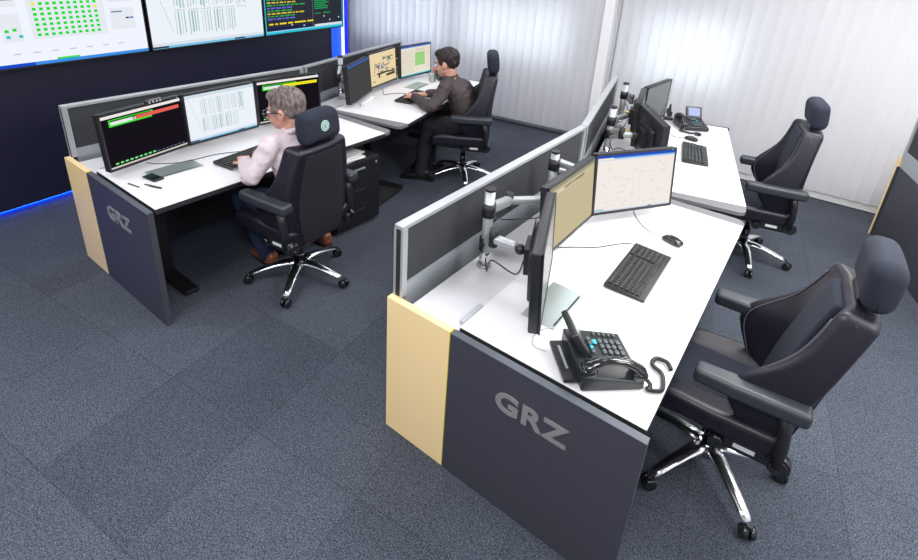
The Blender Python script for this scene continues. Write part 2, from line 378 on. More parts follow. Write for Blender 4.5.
def c_beige(s):
    s.q(0, 1, 0, 1, E(196, 184, 150)); s.q(0, 1, .94, 1, E(150, 150, 125)); s.q(.05, .6, .85, .9, E(215, 208, 180))
    for k in range(18): s.q(.3+.025*k, .317+.025*k, .86, .895, E(90, 85, 70))
    for k in range(14): s.q(.03, .97, .06+.055*k, .064+.055*k, E(178, 168, 138))
    for k in range(9): s.q(.08+.1*k, .083+.1*k, .05, .83, E(184, 174, 144))
def c_mail(s):
    s.q(0, 1, 0, 1, E(240, 232, 226)); s.q(0, 1, .955, 1, E(35, 80, 190)); s.q(.2, 1, .93, .955, E(120, 165, 225)); s.q(.0, 1, .9, .93, E(215, 225, 235)); s.q(0, 1, 0, .025, E(205, 215, 225)); s.q(.7, .75, .003, .022, E(60, 120, 220)); s.q(0, .12, .025, .045, E(120, 190, 200))
    for k in range(15): s.q(.01, .99, .07+.055*k, .0735+.055*k, E(222, 212, 208))
    for u in (.16, .3, .47, .56, .75, .88): s.q(u, u+.003, .05, .9, E(222, 214, 210))
    for k in range(30): s.q(u0 := .03+.9*RND.random(), u0+.05, (v0 := .1+.055*RND.randrange(14)), v0+.012, E(216, 206, 204))
def c_off(s): s.q(0, 1, 0, 1, mat('off screen painted glow', (.05, .055, .058), .25, emis=s2l(92, 94, 92), es=.6))  # switched-off screen; grey emission stands in for room light on the glass
def monitor(name, label, cat, F_or_loc, yaw, tilt, w, h, content, bez=.014, depth=.045, mount=True, group=None, bezel_mat=None):
    t = thing(name, label, cat, F_or_loc, yaw, group); t.rotation_euler = (0, -tilt, yaw)      # local +x faces the viewer
    bm_ = bezel_mat or black_pl
    b = mb(bm_); b.rbox((-depth/2-.004, 0, 0), (depth, w, h), .006, 1, 2)
    if mount:
        b.rbox((-depth-.012, 0, -.02), (.03, w*.55, h*.62), .012, 1, 2); b.m(dark_metal).cbox((-depth-.04, 0, 0), (.03, .12, .12)); b.m(black_pl)
        for k in range(9): b.cbox((-depth-.0275, 0, .06+.008*k), (.002, w*.4, .003))
    b.build('housing', t)
    f = mb(bm_)
    for q in ((-w/2, -w/2+bez, -h/2, h/2), (w/2-bez, w/2, -h/2, h/2), (-w/2, w/2, -h/2, -h/2+bez*1.3), (-w/2, w/2, h/2-bez, h/2)): f.box(-.004, .003, *q)
    f.build('bezel', t)
    s = Scr(w-2*bez, h-2.3*bez); content(s); o = s.b.build('screen', t, loc=(.0005, 0, .15*bez))
    if mount: mb(E(90, 210, 220)).box(.003, .0036, w/2-.035, w/2-.025, h/2-.011, h/2-.006).build('power_light', t)
    return t
def vwp(y, z, x=0): return VF @ Vector((x, y, z))
va = math.atan(.11)
for (y0, c, l) in ((-.13, c_status, 'large wall screen with a grid of green squares, nearest the camera side'), (1.095+.0, c_table, 'large wall screen showing pale lists of fine columns, between the other two'), (2.335, c_term, 'large wall screen with a dark terminal of green and yellow lines, beside the blue light')):
    yy = {c_status: .445, c_table: 1.695, c_term: 2.935}[c]; yy = {c_status: .437, c_table: 1.694, c_term: 2.941}[c]
    monitor('wall_screen', l, 'screen', vwp(yy, 1.13+.35, .075), va, 0, 1.235, .71, c, .010, .07, False, 'video wall screens')
# ------------------------------------------------------------------ furniture rows
def glass_part(): pass
def end_panel(o, far, label, lettering=False, rowname=''):
    t = thing('desk_end_panel', label, 'end panel', o, 0)
    if far: t.location = u2(PX, 0, 0, Vector(o)) - Vector((0, 0, 0)); t.rotation_euler = (0, 0, PHI)
    yb = 1.80 if far else 0
    x0 = -PX if far else 0
    b = mb(yellow).box(x0, x0+.335, yb, yb+.032, .004, .742); b.m(yellow_edge).box(x0+.335, x0+.338, yb, yb+.032, .004, .742).m(anthracite).box(x0+.002, x0+.333, yb+.032 if not far else yb-.002, yb+.034 if not far else yb, .004, .66); b.build('yellow_panel', t, bevel=.0015)
    p = mb(anthracite).box(x0+.340, x0+1.108, yb, yb+.034, .004, .736); p.m(panel_cap_sheen).box(x0+.340, x0+1.108, yb+.001, yb+.033, .736, .7375); p.build('grey_panel', t, bevel=.0015)
    if lettering:
        cu = bpy.data.curves.new('lettering', 'FONT'); cu.body = 'GRZ'; cu.size = .142; cu.extrude = .002; cu.offset = .0045; cu.space_character = 1.08
        ob = bpy.data.objects.new('lettering', cu); COL.objects.link(ob)
        dg = bpy.context.evaluated_depsgraph_get(); me = bpy.data.meshes.new_from_object(ob.evaluated_get(dg)); bpy.data.objects.remove(ob)
        me.transform(Matrix.Diagonal((1., .86, 1, 1)))
        me.materials.clear(); me.materials.append(mat('brushed steel letters', (.36, .35, .35), .4, .4)); lo = bpy.data.objects.new('lettering', me); COL.objects.link(lo); lo.parent = t
        lo.location = (.566, -.0025, .524); lo.rotation_euler = (R(90), 0, 0)
    return t
def rounded(poly, i, r, n=6):
    p = [Vector((*q, 0)) for q in poly]; a, b, c = p[i-1], p[i], p[(i+1) % len(p)]
    d1 = (a-b).normalized(); d2 = (c-b).normalized(); ang = d1.angle(d2)/2; L = r/math.tan(ang); s1 = b+d1*L; s2 = b+d2*L; cc = b+(d1+d2).normalized()*(r/math.sin(ang)); out = []
    for k in range(n+1):
        v = (s1-cc).lerp(s2-cc, k/n).normalized()*r+cc; out.append((v.x, v.y))
    return poly[:i]+out+poly[i+1:]
def desk(o, second, label, cover_y, cx=.495):
    t = thing('control_desk', label, 'desk', o, 0, 'white control desks in rows')
    if second: t.location = u2(PX, 0, 0, Vector(o)); t.rotation_euler = (0, 0, PHI)
    ox = -PX if second else 0
    ya, yb = (.010, 1.785) if second else (.052, 1.812)
    X = lambda x: x+ox
    b = mb(white_top).box(X(.348), X(1.0905), ya, yb, .7365, .740); b.m(edge_dark).box(X(.348), X(1.0905), ya, yb, .708, .7365); b.build('desktop', t, bevel=.0006)
    if second: w = [(X(.348), ya-.001), (X(.348), ya-.052), (X(1.080), ya-.118), (X(1.0905), ya-.001)]; w = rounded(w, 2, .05)
    else: w = [(X(.348), yb+.001), (X(1.0905), yb+.001), (X(1.090), yb+.090), (X(.348), yb+.072)]; w = rounded(w, 2, .06)
    mb(wedge_grey).prism(w, .716, .7385).build('edge_strip', t)
    mb(shelf_white).box(X(.100), X(.345), ya+.0 if second else .036, yb, .70, .724).build('rear_shelf', t, bevel=.001)
    # cable flap set in the desktop
    c = mb(glassp).box(X(cx), X(cx+.15), cover_y, cover_y+.295, .7405, .7435); c.m(dark_slot).box(X(cx+.135), X(cx+.143), cover_y+.02, cover_y+.27, .7436, .7442); c.build('cable_flap', t, bevel=.001)
    mb(alu_light).box(X(.322), X(.347), ya+.03, ya+.17, .7245, .742).build('edge_clip', t, bevel=.002)
    mb(dark_metal).box(X(.38), X(.42), ya+.1, yb-.1, .64, .706).box(X(.95), X(.99), ya+.1, yb-.1, .66, .706).build('frame', t)
    for yy in (ya+.16, yb-.22):
        mb(dark_metal).box(X(.55), X(.63), yy, yy+.07, .03, .706).build('leg', t); mb(dark_metal).box(X(.30), X(.93), yy-.01, yy+.08, .004, .034).build('foot', t, bevel=.006)
    mb(edge_dark).box(X(.24), X(.262), ya+.03, yb-.02, .05, .70).build('modesty_panel', t)
    return t
def partition(o, second, label, L):
    t = thing('desk_partition', label, 'partition', o, 0, 'dark grey desk partitions in silver frames')
    if second: t.location = u2(PX, 0, 0, Vector(o)); t.rotation_euler = (0, 0, PHI)
    ox = -PX if second else 0; y0 = .0 if second else .03; H = 1.085; X = lambda x: x+ox; L = L
    mb(screen_fab).box(X(.022), X(.040), y0+.03, L-.025, .80, H-.018).build('panel', t)
    mb(alu_light).box(X(.008), X(.054), y0, L, H-.018, H).build('top_rail', t, bevel=.002)
    mb(alu).box(X(.012), X(.052), y0+.03, L-.02, .665, .80).build('bottom_rail', t, bevel=.002)
    z0 = .664 if (not second) else .02
    zb = .745 if not second else .02
    p = mb(alu_light); q = y0
    p.box(X(.006), X(.012), q, q+.03, zb, H-.018).box(X(.05), X(.056), q, q+.03, zb, H-.018).m(dark_slot).box(X(.012), X(.05), q+.003, q+.027, zb, H-.02).m(alu_light).box(X(.02), X(.042), q-.001, q+.004, zb, H-.02) if second else \
        p.box(X(.006), X(.018), q, q+.03, zb, H-.018).box(X(.044), X(.056), q, q+.03, zb, H-.018).m(dark_slot).box(X(.018), X(.044), q+.002, q+.028, zb, H-.02)
    p.build('post', t)
    mb(alu_light).box(X(.008), X(.054), L-.03, L-.002, .745, H-.018).build('post', t)
    mb(anthracite).box(X(.014), X(.05), y0+.035, L-.02, .01, .664).build('lower_panel', t)
    return t
Z0 = (0, 0, 0)
rows = [(Z0, 'near'), (tuple(BO), 'left'), (tuple(CO), 'right')]
LB = {0: ('pale yellow and charcoal end panel with large steel letters, nearest the camera', 'far end panel of the middle desk row, by the blinds behind the second desk phone',
          'nearest white control desk, with open keyboard, mouse and phone by the lettered panel', 'white control desk in front of the empty chair by the blinds',
          'dark grey silver-framed partition beside the twin silver monitor arms', 'dark grey partition rising behind the far monitor arms, below the white column'),
      1: ('pale yellow and charcoal end panel of the left row, below the dark bar-chart monitor', 'charcoal end panel behind the dark-haired man, against the blinds',
          'white control desk where the grey-haired man in glasses sits', 'white control desk where the dark-haired man in brown sits',
          'dark partition behind the three monitors of the grey-haired man', 'black partition behind the three monitors of the dark-haired man'),
      2: ('yellow-edged end panel at the right picture edge, beside the dark partition', None, None, 'desk hidden behind the dark partition at the right picture edge', None, 'dark partition with broad silver rail at the right picture edge')}
for i, (o, n) in enumerate(rows):
    L = LB[i]
    if i < 2:
        end_panel(o, False, L[0], True); end_panel(o, True, L[1])
        desk(o, False, L[2], .28 if i == 0 else .23, .495 if i == 0 else .575); partition(o, False, L[4], 1.845)
    else: end_panel(o, True, L[0])
    desk(o, True, L[3], 1.05 if i == 1 else .25); partition(o, True, L[5], 1.80)
# ------------------------------------------------------------------ monitors on desks
def mon(label, x, y, z, yaw, tilt, content, w=.545, h=.35):
    return monitor('computer_monitor', label, 'monitor', (x, y, z), R(yaw), R(tilt), w, h, content, .012, .04, True, 'desktop monitors on arms')
MONS = [
 ('nearest monitor, seen edge-on in front of the silver arm', .525, .405, .968, 21.8, 4, c_off),
 ('monitor with beige window on screen, left of the white-screen one on the nearest desk', .386, .939, .968, 0, 6, c_beige),
 ('monitor with white screen and blue title bar facing the camera on the nearest desk', .538, 1.434, .978, -33.2, 8, c_mail),
 ('black monitor back turned to the camera, behind the white-screen monitor', .37, 2.33, .965, 34, 3, c_off),
 ('monitor seen edge-on between the black-backed one and the grey-screened one', .13, 2.80, .965, 14, 3, c_off),
 ('grey-screened monitor standing farthest, in front of the right-hand blinds', .085, 3.36, .965, -5, 0, c_off),
 ('monitor with black screen and green and red bars, leftmost on the left row', -2.049, -.007, .961, 12.5, 3, c_bars((225, 95, 85))),
 ('monitor with white list screen in front of the grey-haired man', -2.100, .526, .965, 2.8, 2, c_table),
 ('monitor with green and yellow bars behind the grey-haired head', -2.122, 1.102, .955, -7.9, 1, c_bars((235, 225, 40))),
 ('dark grey-screened monitor beside the silver pole on the second left desk', -2.25, 1.975, .945, 25, 5, c_grey),
 ('monitor showing a grey plan on beige, in the middle of the second left desk', -2.487, 2.528, .945, 13.9, 4, c_map),
 ('monitor with a green block on its sheet, facing the dark-haired man', -2.505, 3.070, .95, 2.2, 3, c_sheet)]
for q in MONS: mon(*q)
# arms
def mpole(o, second, lx, ly, targets, label, ph=.40):
    """pole clamped to the rear shelf with one jointed arm per target; targets in world x,y,z of the monitor mount"""
    P = u2(lx, ly, 0, Vector(o)) if second else Vector((lx, ly, 0))+Vector(o)
    t = thing('monitor_arm', label, 'monitor arm', (P.x, P.y, .724), 0, 'silver monitor arms')
    b = mb(silver_paint).cyl((0, 0, 0), (0, 0, ph), .024); b.m(dark_metal).cyl((0, 0, ph), (0, 0, ph+.012), .026); b.m(chrome).cyl((0, 0, 0), (0, 0, .10), .0255, n=24); b.m(silver_paint).cyl((0, 0, 0), (0, 0, .012), .036); b.build('pole', t)
    for k, (T, zc, bend) in enumerate(targets):
        T = Vector(T)-Vector((P.x, P.y, .724)); d = Vector((T.x, T.y, 0)); n = Vector((-d.y, d.x, 0)).normalized(); mid = d*.5+n*bend; z0 = zc; z1 = T.z
        a = MB(); a.m(dark_metal).cyl((0, 0, z0-.03), (0, 0, z0+.035), .032)
        a.m(silver_paint)
        e1 = Vector((mid.x, mid.y, z0+.0)); s0 = e1.normalized()*.03; s0.z = z0
        def link(p, q, r, hh):
            v = (q-p); M = Matrix.Translation((p+q)/2) @ v.to_track_quat('X', 'Z').to_matrix().to_4x4()
            a.rbox((0, 0, 0), (v.length, r*2, hh), min(r, hh/2)*.9, 1, 3, M=M)
        if k % 2 == 0:
            link(Vector((s0.x, s0.y, z0+.022)), Vector((e1.x, e1.y, z1+.03)), .019, .036); link(Vector((s0.x, s0.y, z0-.022)), Vector((e1.x, e1.y, z1-.015)), .019, .036)
        else: link(s0, Vector((e1.x, e1.y, z1)), .022, .056)
        a.m(dark_metal).cyl((e1.x, e1.y, z1-.035), (e1.x, e1.y, z1+.045), .021); a.m(silver_paint)
        link(Vector((e1.x, e1.y, z1)), T-d.normalized()*.05, .022, .042)
        a.m(black_pl).ball(T-d.normalized()*.03, .024, 12); a.m(chrome).cyl(T-d.normalized()*.065, T-d.normalized()*.03, .015, .012, 12)
        a.build('arm', t)
        c = [Vector((0, 0, z0-.04)), Vector((mid.x*.5, mid.y*.5, z0-.10)), Vector((mid.x, mid.y, z1-.11)), T+Vector((-.03, 0, -.12)), T+Vector((0, 0, -.04))]
        mb(black_gl).tube(smooth_path(c, 6), .0035, 6).build('cable', t)
    return t
def smooth_path(c, n=6):
    c = [Vector(p) for p in c]; out = []
    for i in range(len(c)-1):
        p0, p1, p2, p3 = c[max(i-1, 0)], c[i], c[i+1], c[min(i+2, len(c)-1)]
        for k in range(n):
            t = k/n; out.append(.5*((2*p1)+(-p0+p2)*t+(2*p0-5*p1+4*p2-p3)*t*t+(-p0+3*p1-3*p2+p3)*t**3))
    out.append(c[-1]); return out
def mount(k, off=.10):
    q = MONS[k]; a = R(q[4]); return (q[1]-math.cos(a)*off, q[2]-math.sin(a)*off, q[3])
mpole(Z0, False, .165, .495, [(mount(0), .12, -.06), (mount(1), .30, .10)], 'silver monitor arm on a pole, nearest, carrying the edge-on monitor')
mpole(Z0, False, .165, 1.15, [(mount(2), .33, -.06)], 'silver monitor pole behind the beige-window monitor')
mpole(Z0, True, .165, .42, [(mount(3), .20, -.05), (mount(4), .30, .06)], 'silver monitor arm behind the black-backed monitor')
mpole(Z0, True, .165, 1.28, [(mount(5), .30, .04)], 'silver monitor pole farthest, under the white column')
BOt = tuple(BO)
mpole(BOt, False, .165, .62, [(mount(6), .24, -.05), (mount(7), .24, .06)], 'silver monitor arm hidden behind the leftmost two monitors of the left row', .30)
mpole(BOt, False, .165, 1.35, [(mount(8), .24, .05)], 'silver monitor pole behind the yellow-bar monitor', .32)
mpole(BOt, True, .165, .38, [(mount(9), .30, -.08)], 'silver monitor arm and pole left of the dark grey-screened monitor')
mpole(BOt, True, .165, 1.1, [(mount(10), .24, -.04), (mount(11), .24, .04)], 'silver monitor arm behind the beige plan monitor', .30)
# ------------------------------------------------------------------ keyboards, mice, phones
def keyboard(label, x, y, yaw):
    t = thing('keyboard', label, 'keyboard', (x, y, .7415), R(yaw), 'black keyboards')   # local y = long axis, +x towards typist
    def wz(p): return (p[0], p[1], p[2]+(.006*(-p[0]/.09) if p[2] > 0 else 0))
    mb(black_pl).rbox((0, 0, .010), (.185, .46, .016), .005, 1, 2, warp=wz).m(silver_paint).box(.0915, .095, -.225, .225, .003, .010).build('body', t)
    k = mb(key_m)
    for r in range(6):
        x0 = -.070+r*.0245 + (0 if r == 0 else .004); n = 16; y = -.215
        while y < .205:
            w = .0175
            if r == 5 and -.12 < y < .0: w = .105
            if not ((.075 < y < .088) or (.142 < y < .150)):
                zz = .0185+.006*(-x0/.09); k.m(key_m).rbox((x0, y+w/2, zz+.003), (.0185, w, .006), .0018, 1, 1)
                if w < .03: k.m(key_leg).box(x0-.004, x0+.000, y+.005, y+.010, zz+.0061, zz+.0063)
            y += w+.0022
    k.build('keys', t); return t
keyboard('black keyboard lying free on the nearest white desk', .775, .925, 1)
keyboard('black keyboard on the desk before the empty chair by the blinds', .572, 2.86, 14)
keyboard('black keyboard under the hands of the grey-haired man', -1.735, .49, 8)
keyboard('black keyboard under the hands of the dark-haired man', -1.975, 2.43, 15)
def mouse(label, x, y, yaw, cord):
    t = thing('computer_mouse', label, 'mouse', (x, y, .7405), R(yaw), 'black computer mice')
    def w(p):
        s = 1-.18*abs(p[1]/.055)**2; return (p[0]*s, p[1], (p[2]+.016)*(1-.35*(p[1]/.055)**2) if p[2] > -.012 else p[2]+.016)
    mb(black_gl).rbox((0, 0, 0), (.062, .11, .034), .015, 3, 3, warp=w).build('body', t); mb(silver_paint).cyl((-.004, .03, .031), (.004, .03, .031), .007, n=12).build('wheel', t)
    M = Matrix.Rotation(-R(yaw), 4, 'Z')
    mb(edge_dark).tube([M @ (Vector(p)-Vector((x, y, .7405))) for p in smooth_path(cord)], .002, 6).build('cord', t)
    return t
mouse('black mouse beside the free keyboard on the nearest desk', .82, 1.33, 70, [(.77, 1.345, .75), (.66, 1.38, .7435), (.56, 1.50, .7435), (.50, 1.62, .7435), (.42, 1.7, .7435)])
mouse('black mouse behind the keyboard on the far empty desk', .46, 3.22, 80, [(.41, 3.22, .75), (.33, 3.2, .7435), (.26, 3.26, .7435), (.20, 3.3, .7435)])
def cable(label, pts, r=.0025, m=edge_dark, name='cable'):
    return tag(mb(m).tube(smooth_path(pts), r, 6).build(name), label, 'cable')
cable('keyboard cable running to the beige-window monitor on the nearest desk', [(.675, 1.16, .748), (.62, 1.13, .744), (.53, 1.0, .744), (.44, .92, .744), (.36, .84, .744)])
cable('thin pale cord looping from the cable flap to the nearest desk phone', [(.635, .29, .7475), (.60, .22, .7445), (.62, .15, .7445), (.68, .15, .7445)], .0018, silver_paint)
cable('keyboard cable in front of the white list monitor on the left row', [(-1.85, .50, .748), (-1.93, .35, .744), (-1.95, .15, .744), (-2.03, .02, .744), (-2.1, -.02, .744)])
cable('cable curling under the beige plan monitor', [(-2.07, 2.52, .748), (-2.2, 2.42, .744), (-2.25, 2.3, .744), (-2.32, 2.36, .744), (-2.42, 2.45, .744)])
def phone(label, x, y, yaw, cord=True, lit=False):
    t = thing('desk_phone', label, 'phone', (x, y, .741), R(yaw), 'black desk phones'); t.scale = (1.13, 1.13, 1.13)    # +x towards the user
    T = lambda p: (p[0], p[1], p[2] + (.028*(1-(p[0]+.1)/.2) if p[2] > 0 else 0))
    b = mb(phone_m).rbox((0, 0, .018), (.20, .22, .030), .007, 2, 2, warp=T)
    b.m(black_pl).cbox((-.118, -.0, .022), (.06, .17, .012)).m(silver_paint).cbox((-.125, .01, .029), (.008, .10, .002)); b.build('base', t)
    k = MB()
    for i in range(4):
        for j in range(3): xx = .01+i*.021; k.m(phone_key).rbox((xx, .005+j*.024, .038+.028*(1-(xx+.1)/.2)), (.013, .018, .007), .002, 1, 1)
    for i in range(4): xx = -.03+.0; k.m(phone_key if i != 1 else cyan).rbox((xx, .0+i*.019, .040+.028*(1-(xx+.1)/.2)), (.012, .014, .006), .002, 1, 1)
    k.m(cyan).rbox((-.012, .045, .056), (.016, .02, .004), .002, 1, 1)
    for i in range(5): xx = .0+i*.018; k.m(phone_key).rbox((xx, .088, .038+.028*(1-(xx+.1)/.2)), (.009, .014, .006), .002, 1, 1)
    k.build('keypad', t)
    D = Matrix.Translation((-.058, .035, .055)) @ Matrix.Rotation(R(-32), 4, 'Y')
    d = mb(phone_m).rbox((0, 0, .055), (.022, .125, .10), .006, 1, 2, M=D) ; d.m(black_gl).cyl((0, -.06, .0), (0, .06, .0), .014, n=14, M=D)
    dd = d.build('display', t)
    mb(E(190, 200, 245) if lit else mat('idle phone display', (.08, .1, .1), .2)).box(.0113, .0118, -.045, .045, .025, .090, M=D).build('display_screen', dd)
    h = [(-.085, -.085, .072), (-.05, -.085, .092), (.0, -.085, .098), (.05, -.085, .086), (.095, -.085, .052)]
    hs = mb(black_gl).tube(smooth_path(h, 5), [.024]*3+[.019]*4+[.015]*7+[.019]*4+[.024]*3, 14, .75); hs.rbox((-.078, -.085, .066), (.05, .05, .03), .012, 1, 3).rbox((.086, -.085, .046), (.05, .05, .032), .012, 1, 3)
    hs.build('handset', t)
    if cord:
        P = smooth_path([(.105, -.085, .035), (.125, -.10, .012), (.11, -.145+.03, .010), (.15, -.12, .010), (.175, -.085, .010), (.185, -.05, .010), (.172, -.015, .010), (.195, .012, .010), (.225, -.005, .010), (.222, -.04, .012)], 8)
        pts = []; n = len(P)*7
        for i in range(n):
            f = i/7; a = int(f); q = P[min(a, len(P)-1)].lerp(P[min(a+1, len(P)-1)], f-a); tn = (P[min(a+1, len(P)-1)]-P[max(a-1, 0)]).normalized(); s = Vector((-tn.y, tn.x, 0)).normalized()
            pts.append(q+s*math.cos(i*1.25)*.006+Vector((0, 0, 1))*math.sin(i*1.25)*.006)
        mb(black_gl).tube(pts, .0022, 5).build('coiled_cord', t)
    return t
phone('black desk phone with coiled cord on the nearest desk corner', .862, .222, 42)
phone('black desk phone with a lit display by the blinds', .36, 3.60, -58, True, True)
phone('black desk phone in front of the dark-haired man\'s face', -2.26, 3.33, -35, False)
hd = thing('telephone_headset', 'black headset standing behind the far desk phone, by the grey-screened monitor', 'headset', (.13, 3.70, .741), R(20))
mb(black_gl).tube([(.0, .05*math.sin(a)*1.0, .075-.075*math.cos(a)*-1+.0) for a in [math.pi*(-.5+k/12) for k in range(13)]], .006, 8).build('headband', hd)
for s in (-1, 1): mb(black_pl).rbox((0, s*.05, .07), (.045, .02, .05), .009, 1, 3).build('ear_cushion', hd)
mb(black_pl).rbox((.0, 0, .012), (.09, .07, .022), .008, 1, 2).build('base', hd)
cl = thing('call_light', 'small silver gadget with red light beside the sheet monitor', 'gadget', (-2.28, 3.08, .741), R(10))
mb(silver_paint).rbox((0, 0, .05), (.05, .06, .10), .02, 1, 3).build('body', cl); mb(mat('red plastic', (.6, .03, .03), .3)).cyl((0, .045, 0), (0, .045, .16), .008, n=10).build('red_stick', cl); mb(mat('green plastic', (.03, .25, .15), .3)).cyl((0, .07, 0), (0, .07, .14), .010, n=10).build('green_stick', cl)
# yellow cable duct behind the far monitors
duct = u2(.20, 1.05, .724, Vector(Z0)); tag(mb(mat('yellow folder', s2l(235, 195, 40), .5)).rbox((0, 0, 0), (.20, .05, .055), .004, 1, 1, M=Matrix.Translation((duct.x, duct.y, duct.z+.03)) @ Matrix.Rotation(PHI+.1, 4, 'Z')).build('yellow_box'), 'small yellow box lying under the far monitor arms', 'box')
# phone, pad and pens on left desk
t = thing('mobile_phone', 'black mobile phone lying by the leftmost cable flap', 'mobile phone', (-1.84, -.10, .7405), R(8)); mb(black_pl).rbox((0, 0, .006), (.12, .065, .011), .005, 1, 2).build('case', t); mb(black_gl).box(-.045, .045, -.027, .027, .0115, .012).build('glass', t)
t = thing('note_pad', 'small white note pad at the left desk corner by the end panel', 'note pad', (-1.80, -.215, .7405), R(12)); mb(paper).rbox((0, 0, .003), (.13, .085, .005), .002, 1, 1).build('pages', t)
t = thing('pen', 'black pen lying on the small white note pad', 'pen', (-1.80, -.225, .7465), R(12)); mb(black_pl).cyl((-.05, 0, .004), (.04, 0, .004), .004, n=10).cyl((.04, 0, .004), (.052, 0, .004), .004, .001, 10).build('barrel', t); mb(silver_paint).box(-.048, -.02, -.001, .001, .0075, .009).build('clip', t)
t = thing('pen', 'black pen lying on the desk beside the note pad', 'pen', (-1.72, -.155, .7405), R(20)); mb(black_pl).cyl((-.06, 0, .006), (.05, 0, .006), .006, n=10).cyl((.05, 0, .006), (.065, 0, .006), .006, .001, 10).build('barrel', t); mb(silver_paint).box(-.055, -.02, -.001, .001, .0115, .013).build('clip', t)
t = thing('speaker_bar', 'small dark speaker bar on top of the red-bar monitor', 'speaker', (-2.055, .06, 1.137), R(12.5)); mb(black_gl).rbox((0, 0, .012), (.03, .11, .022), .008, 1, 3).build('body', t)
for k in range(4): mb(alu_light).cyl((.016, -.036+.024*k, .012), (.018, -.036+.024*k, .012), .007, n=12).build('speaker_cone', t)
tag(mb(paper).rbox((0, 0, .016), (.035, .26, .030), .006, 1, 2).build('white_bar', None, None, (-2.165, 1.985, .741), (0, 0, R(25))), 'slim white bar lying under the dark grey-screened monitor', 'desk accessory')
# pedestal with papers, floor plate
ped = thing('drawer_pedestal', 'black drawer cabinet under the left desk, behind the grey-haired man\'s chair', 'drawer cabinet', (-1.72, 1.22, 0), R(-2))
mb(edge_dark).box(-.29, .25, -.24, .21, .03, .575).build('body', ped, bevel=.003)
for k, (a, b) in enumerate(((.04, .21), (.215, .385), (.39, .565))):
    d = mb(dark_metal).box(.251, .268, -.235, .205, a, b).build('drawer', ped, bevel=.002); mb(silver_paint if k == 2 else edge_dark).box(.269, .277, -.07, .05, (a+b)/2+.03, (a+b)/2+.042).build('handle', d)
mb(silver_paint).cyl((.268, .17, .53), (.273, .17, .53), .009, n=14).build('lock', ped)
for (x, y) in ((-.25, -.2), (.21, -.2), (-.25, .17), (.21, .17)): mb(black_pl).cyl((x, y-.01, .015), (x, y+.01, .015), .015, n=14).build('castor', ped)
for k, (dx, dy, a, l) in enumerate(((0, 0, 3, 'lowest loose sheet of paper stack on the black drawer cabinet'), (.01, -.015, -6, 'middle loose sheets of paper on the black drawer cabinet'), (-.012, .01, 9, 'topmost loose sheets of paper on the black drawer cabinet'))):
    tag(mb(paper).rbox((0, 0, .006), (.21, .297, .010), .002, 1, 1).build('paper_stack', None, None, (-1.58+dx, 1.15+dy, .5775+.0125*k), (0, 0, R(a))), l, 'papers', 'papers on the black drawer cabinet')
fp = tag(mb(black_pl).rbox((0, 0, .012), (.42, .38, .02), .006, 1, 2).m(dark_slot).box(-.19, .19, -.17, .17, .0222, .0226).build('floor_plate', None, None, (-1.83, 1.70, .001), (0, 0, R(12))), 'flat black foot plate on the carpet right of the drawer cabinet', 'foot plate')
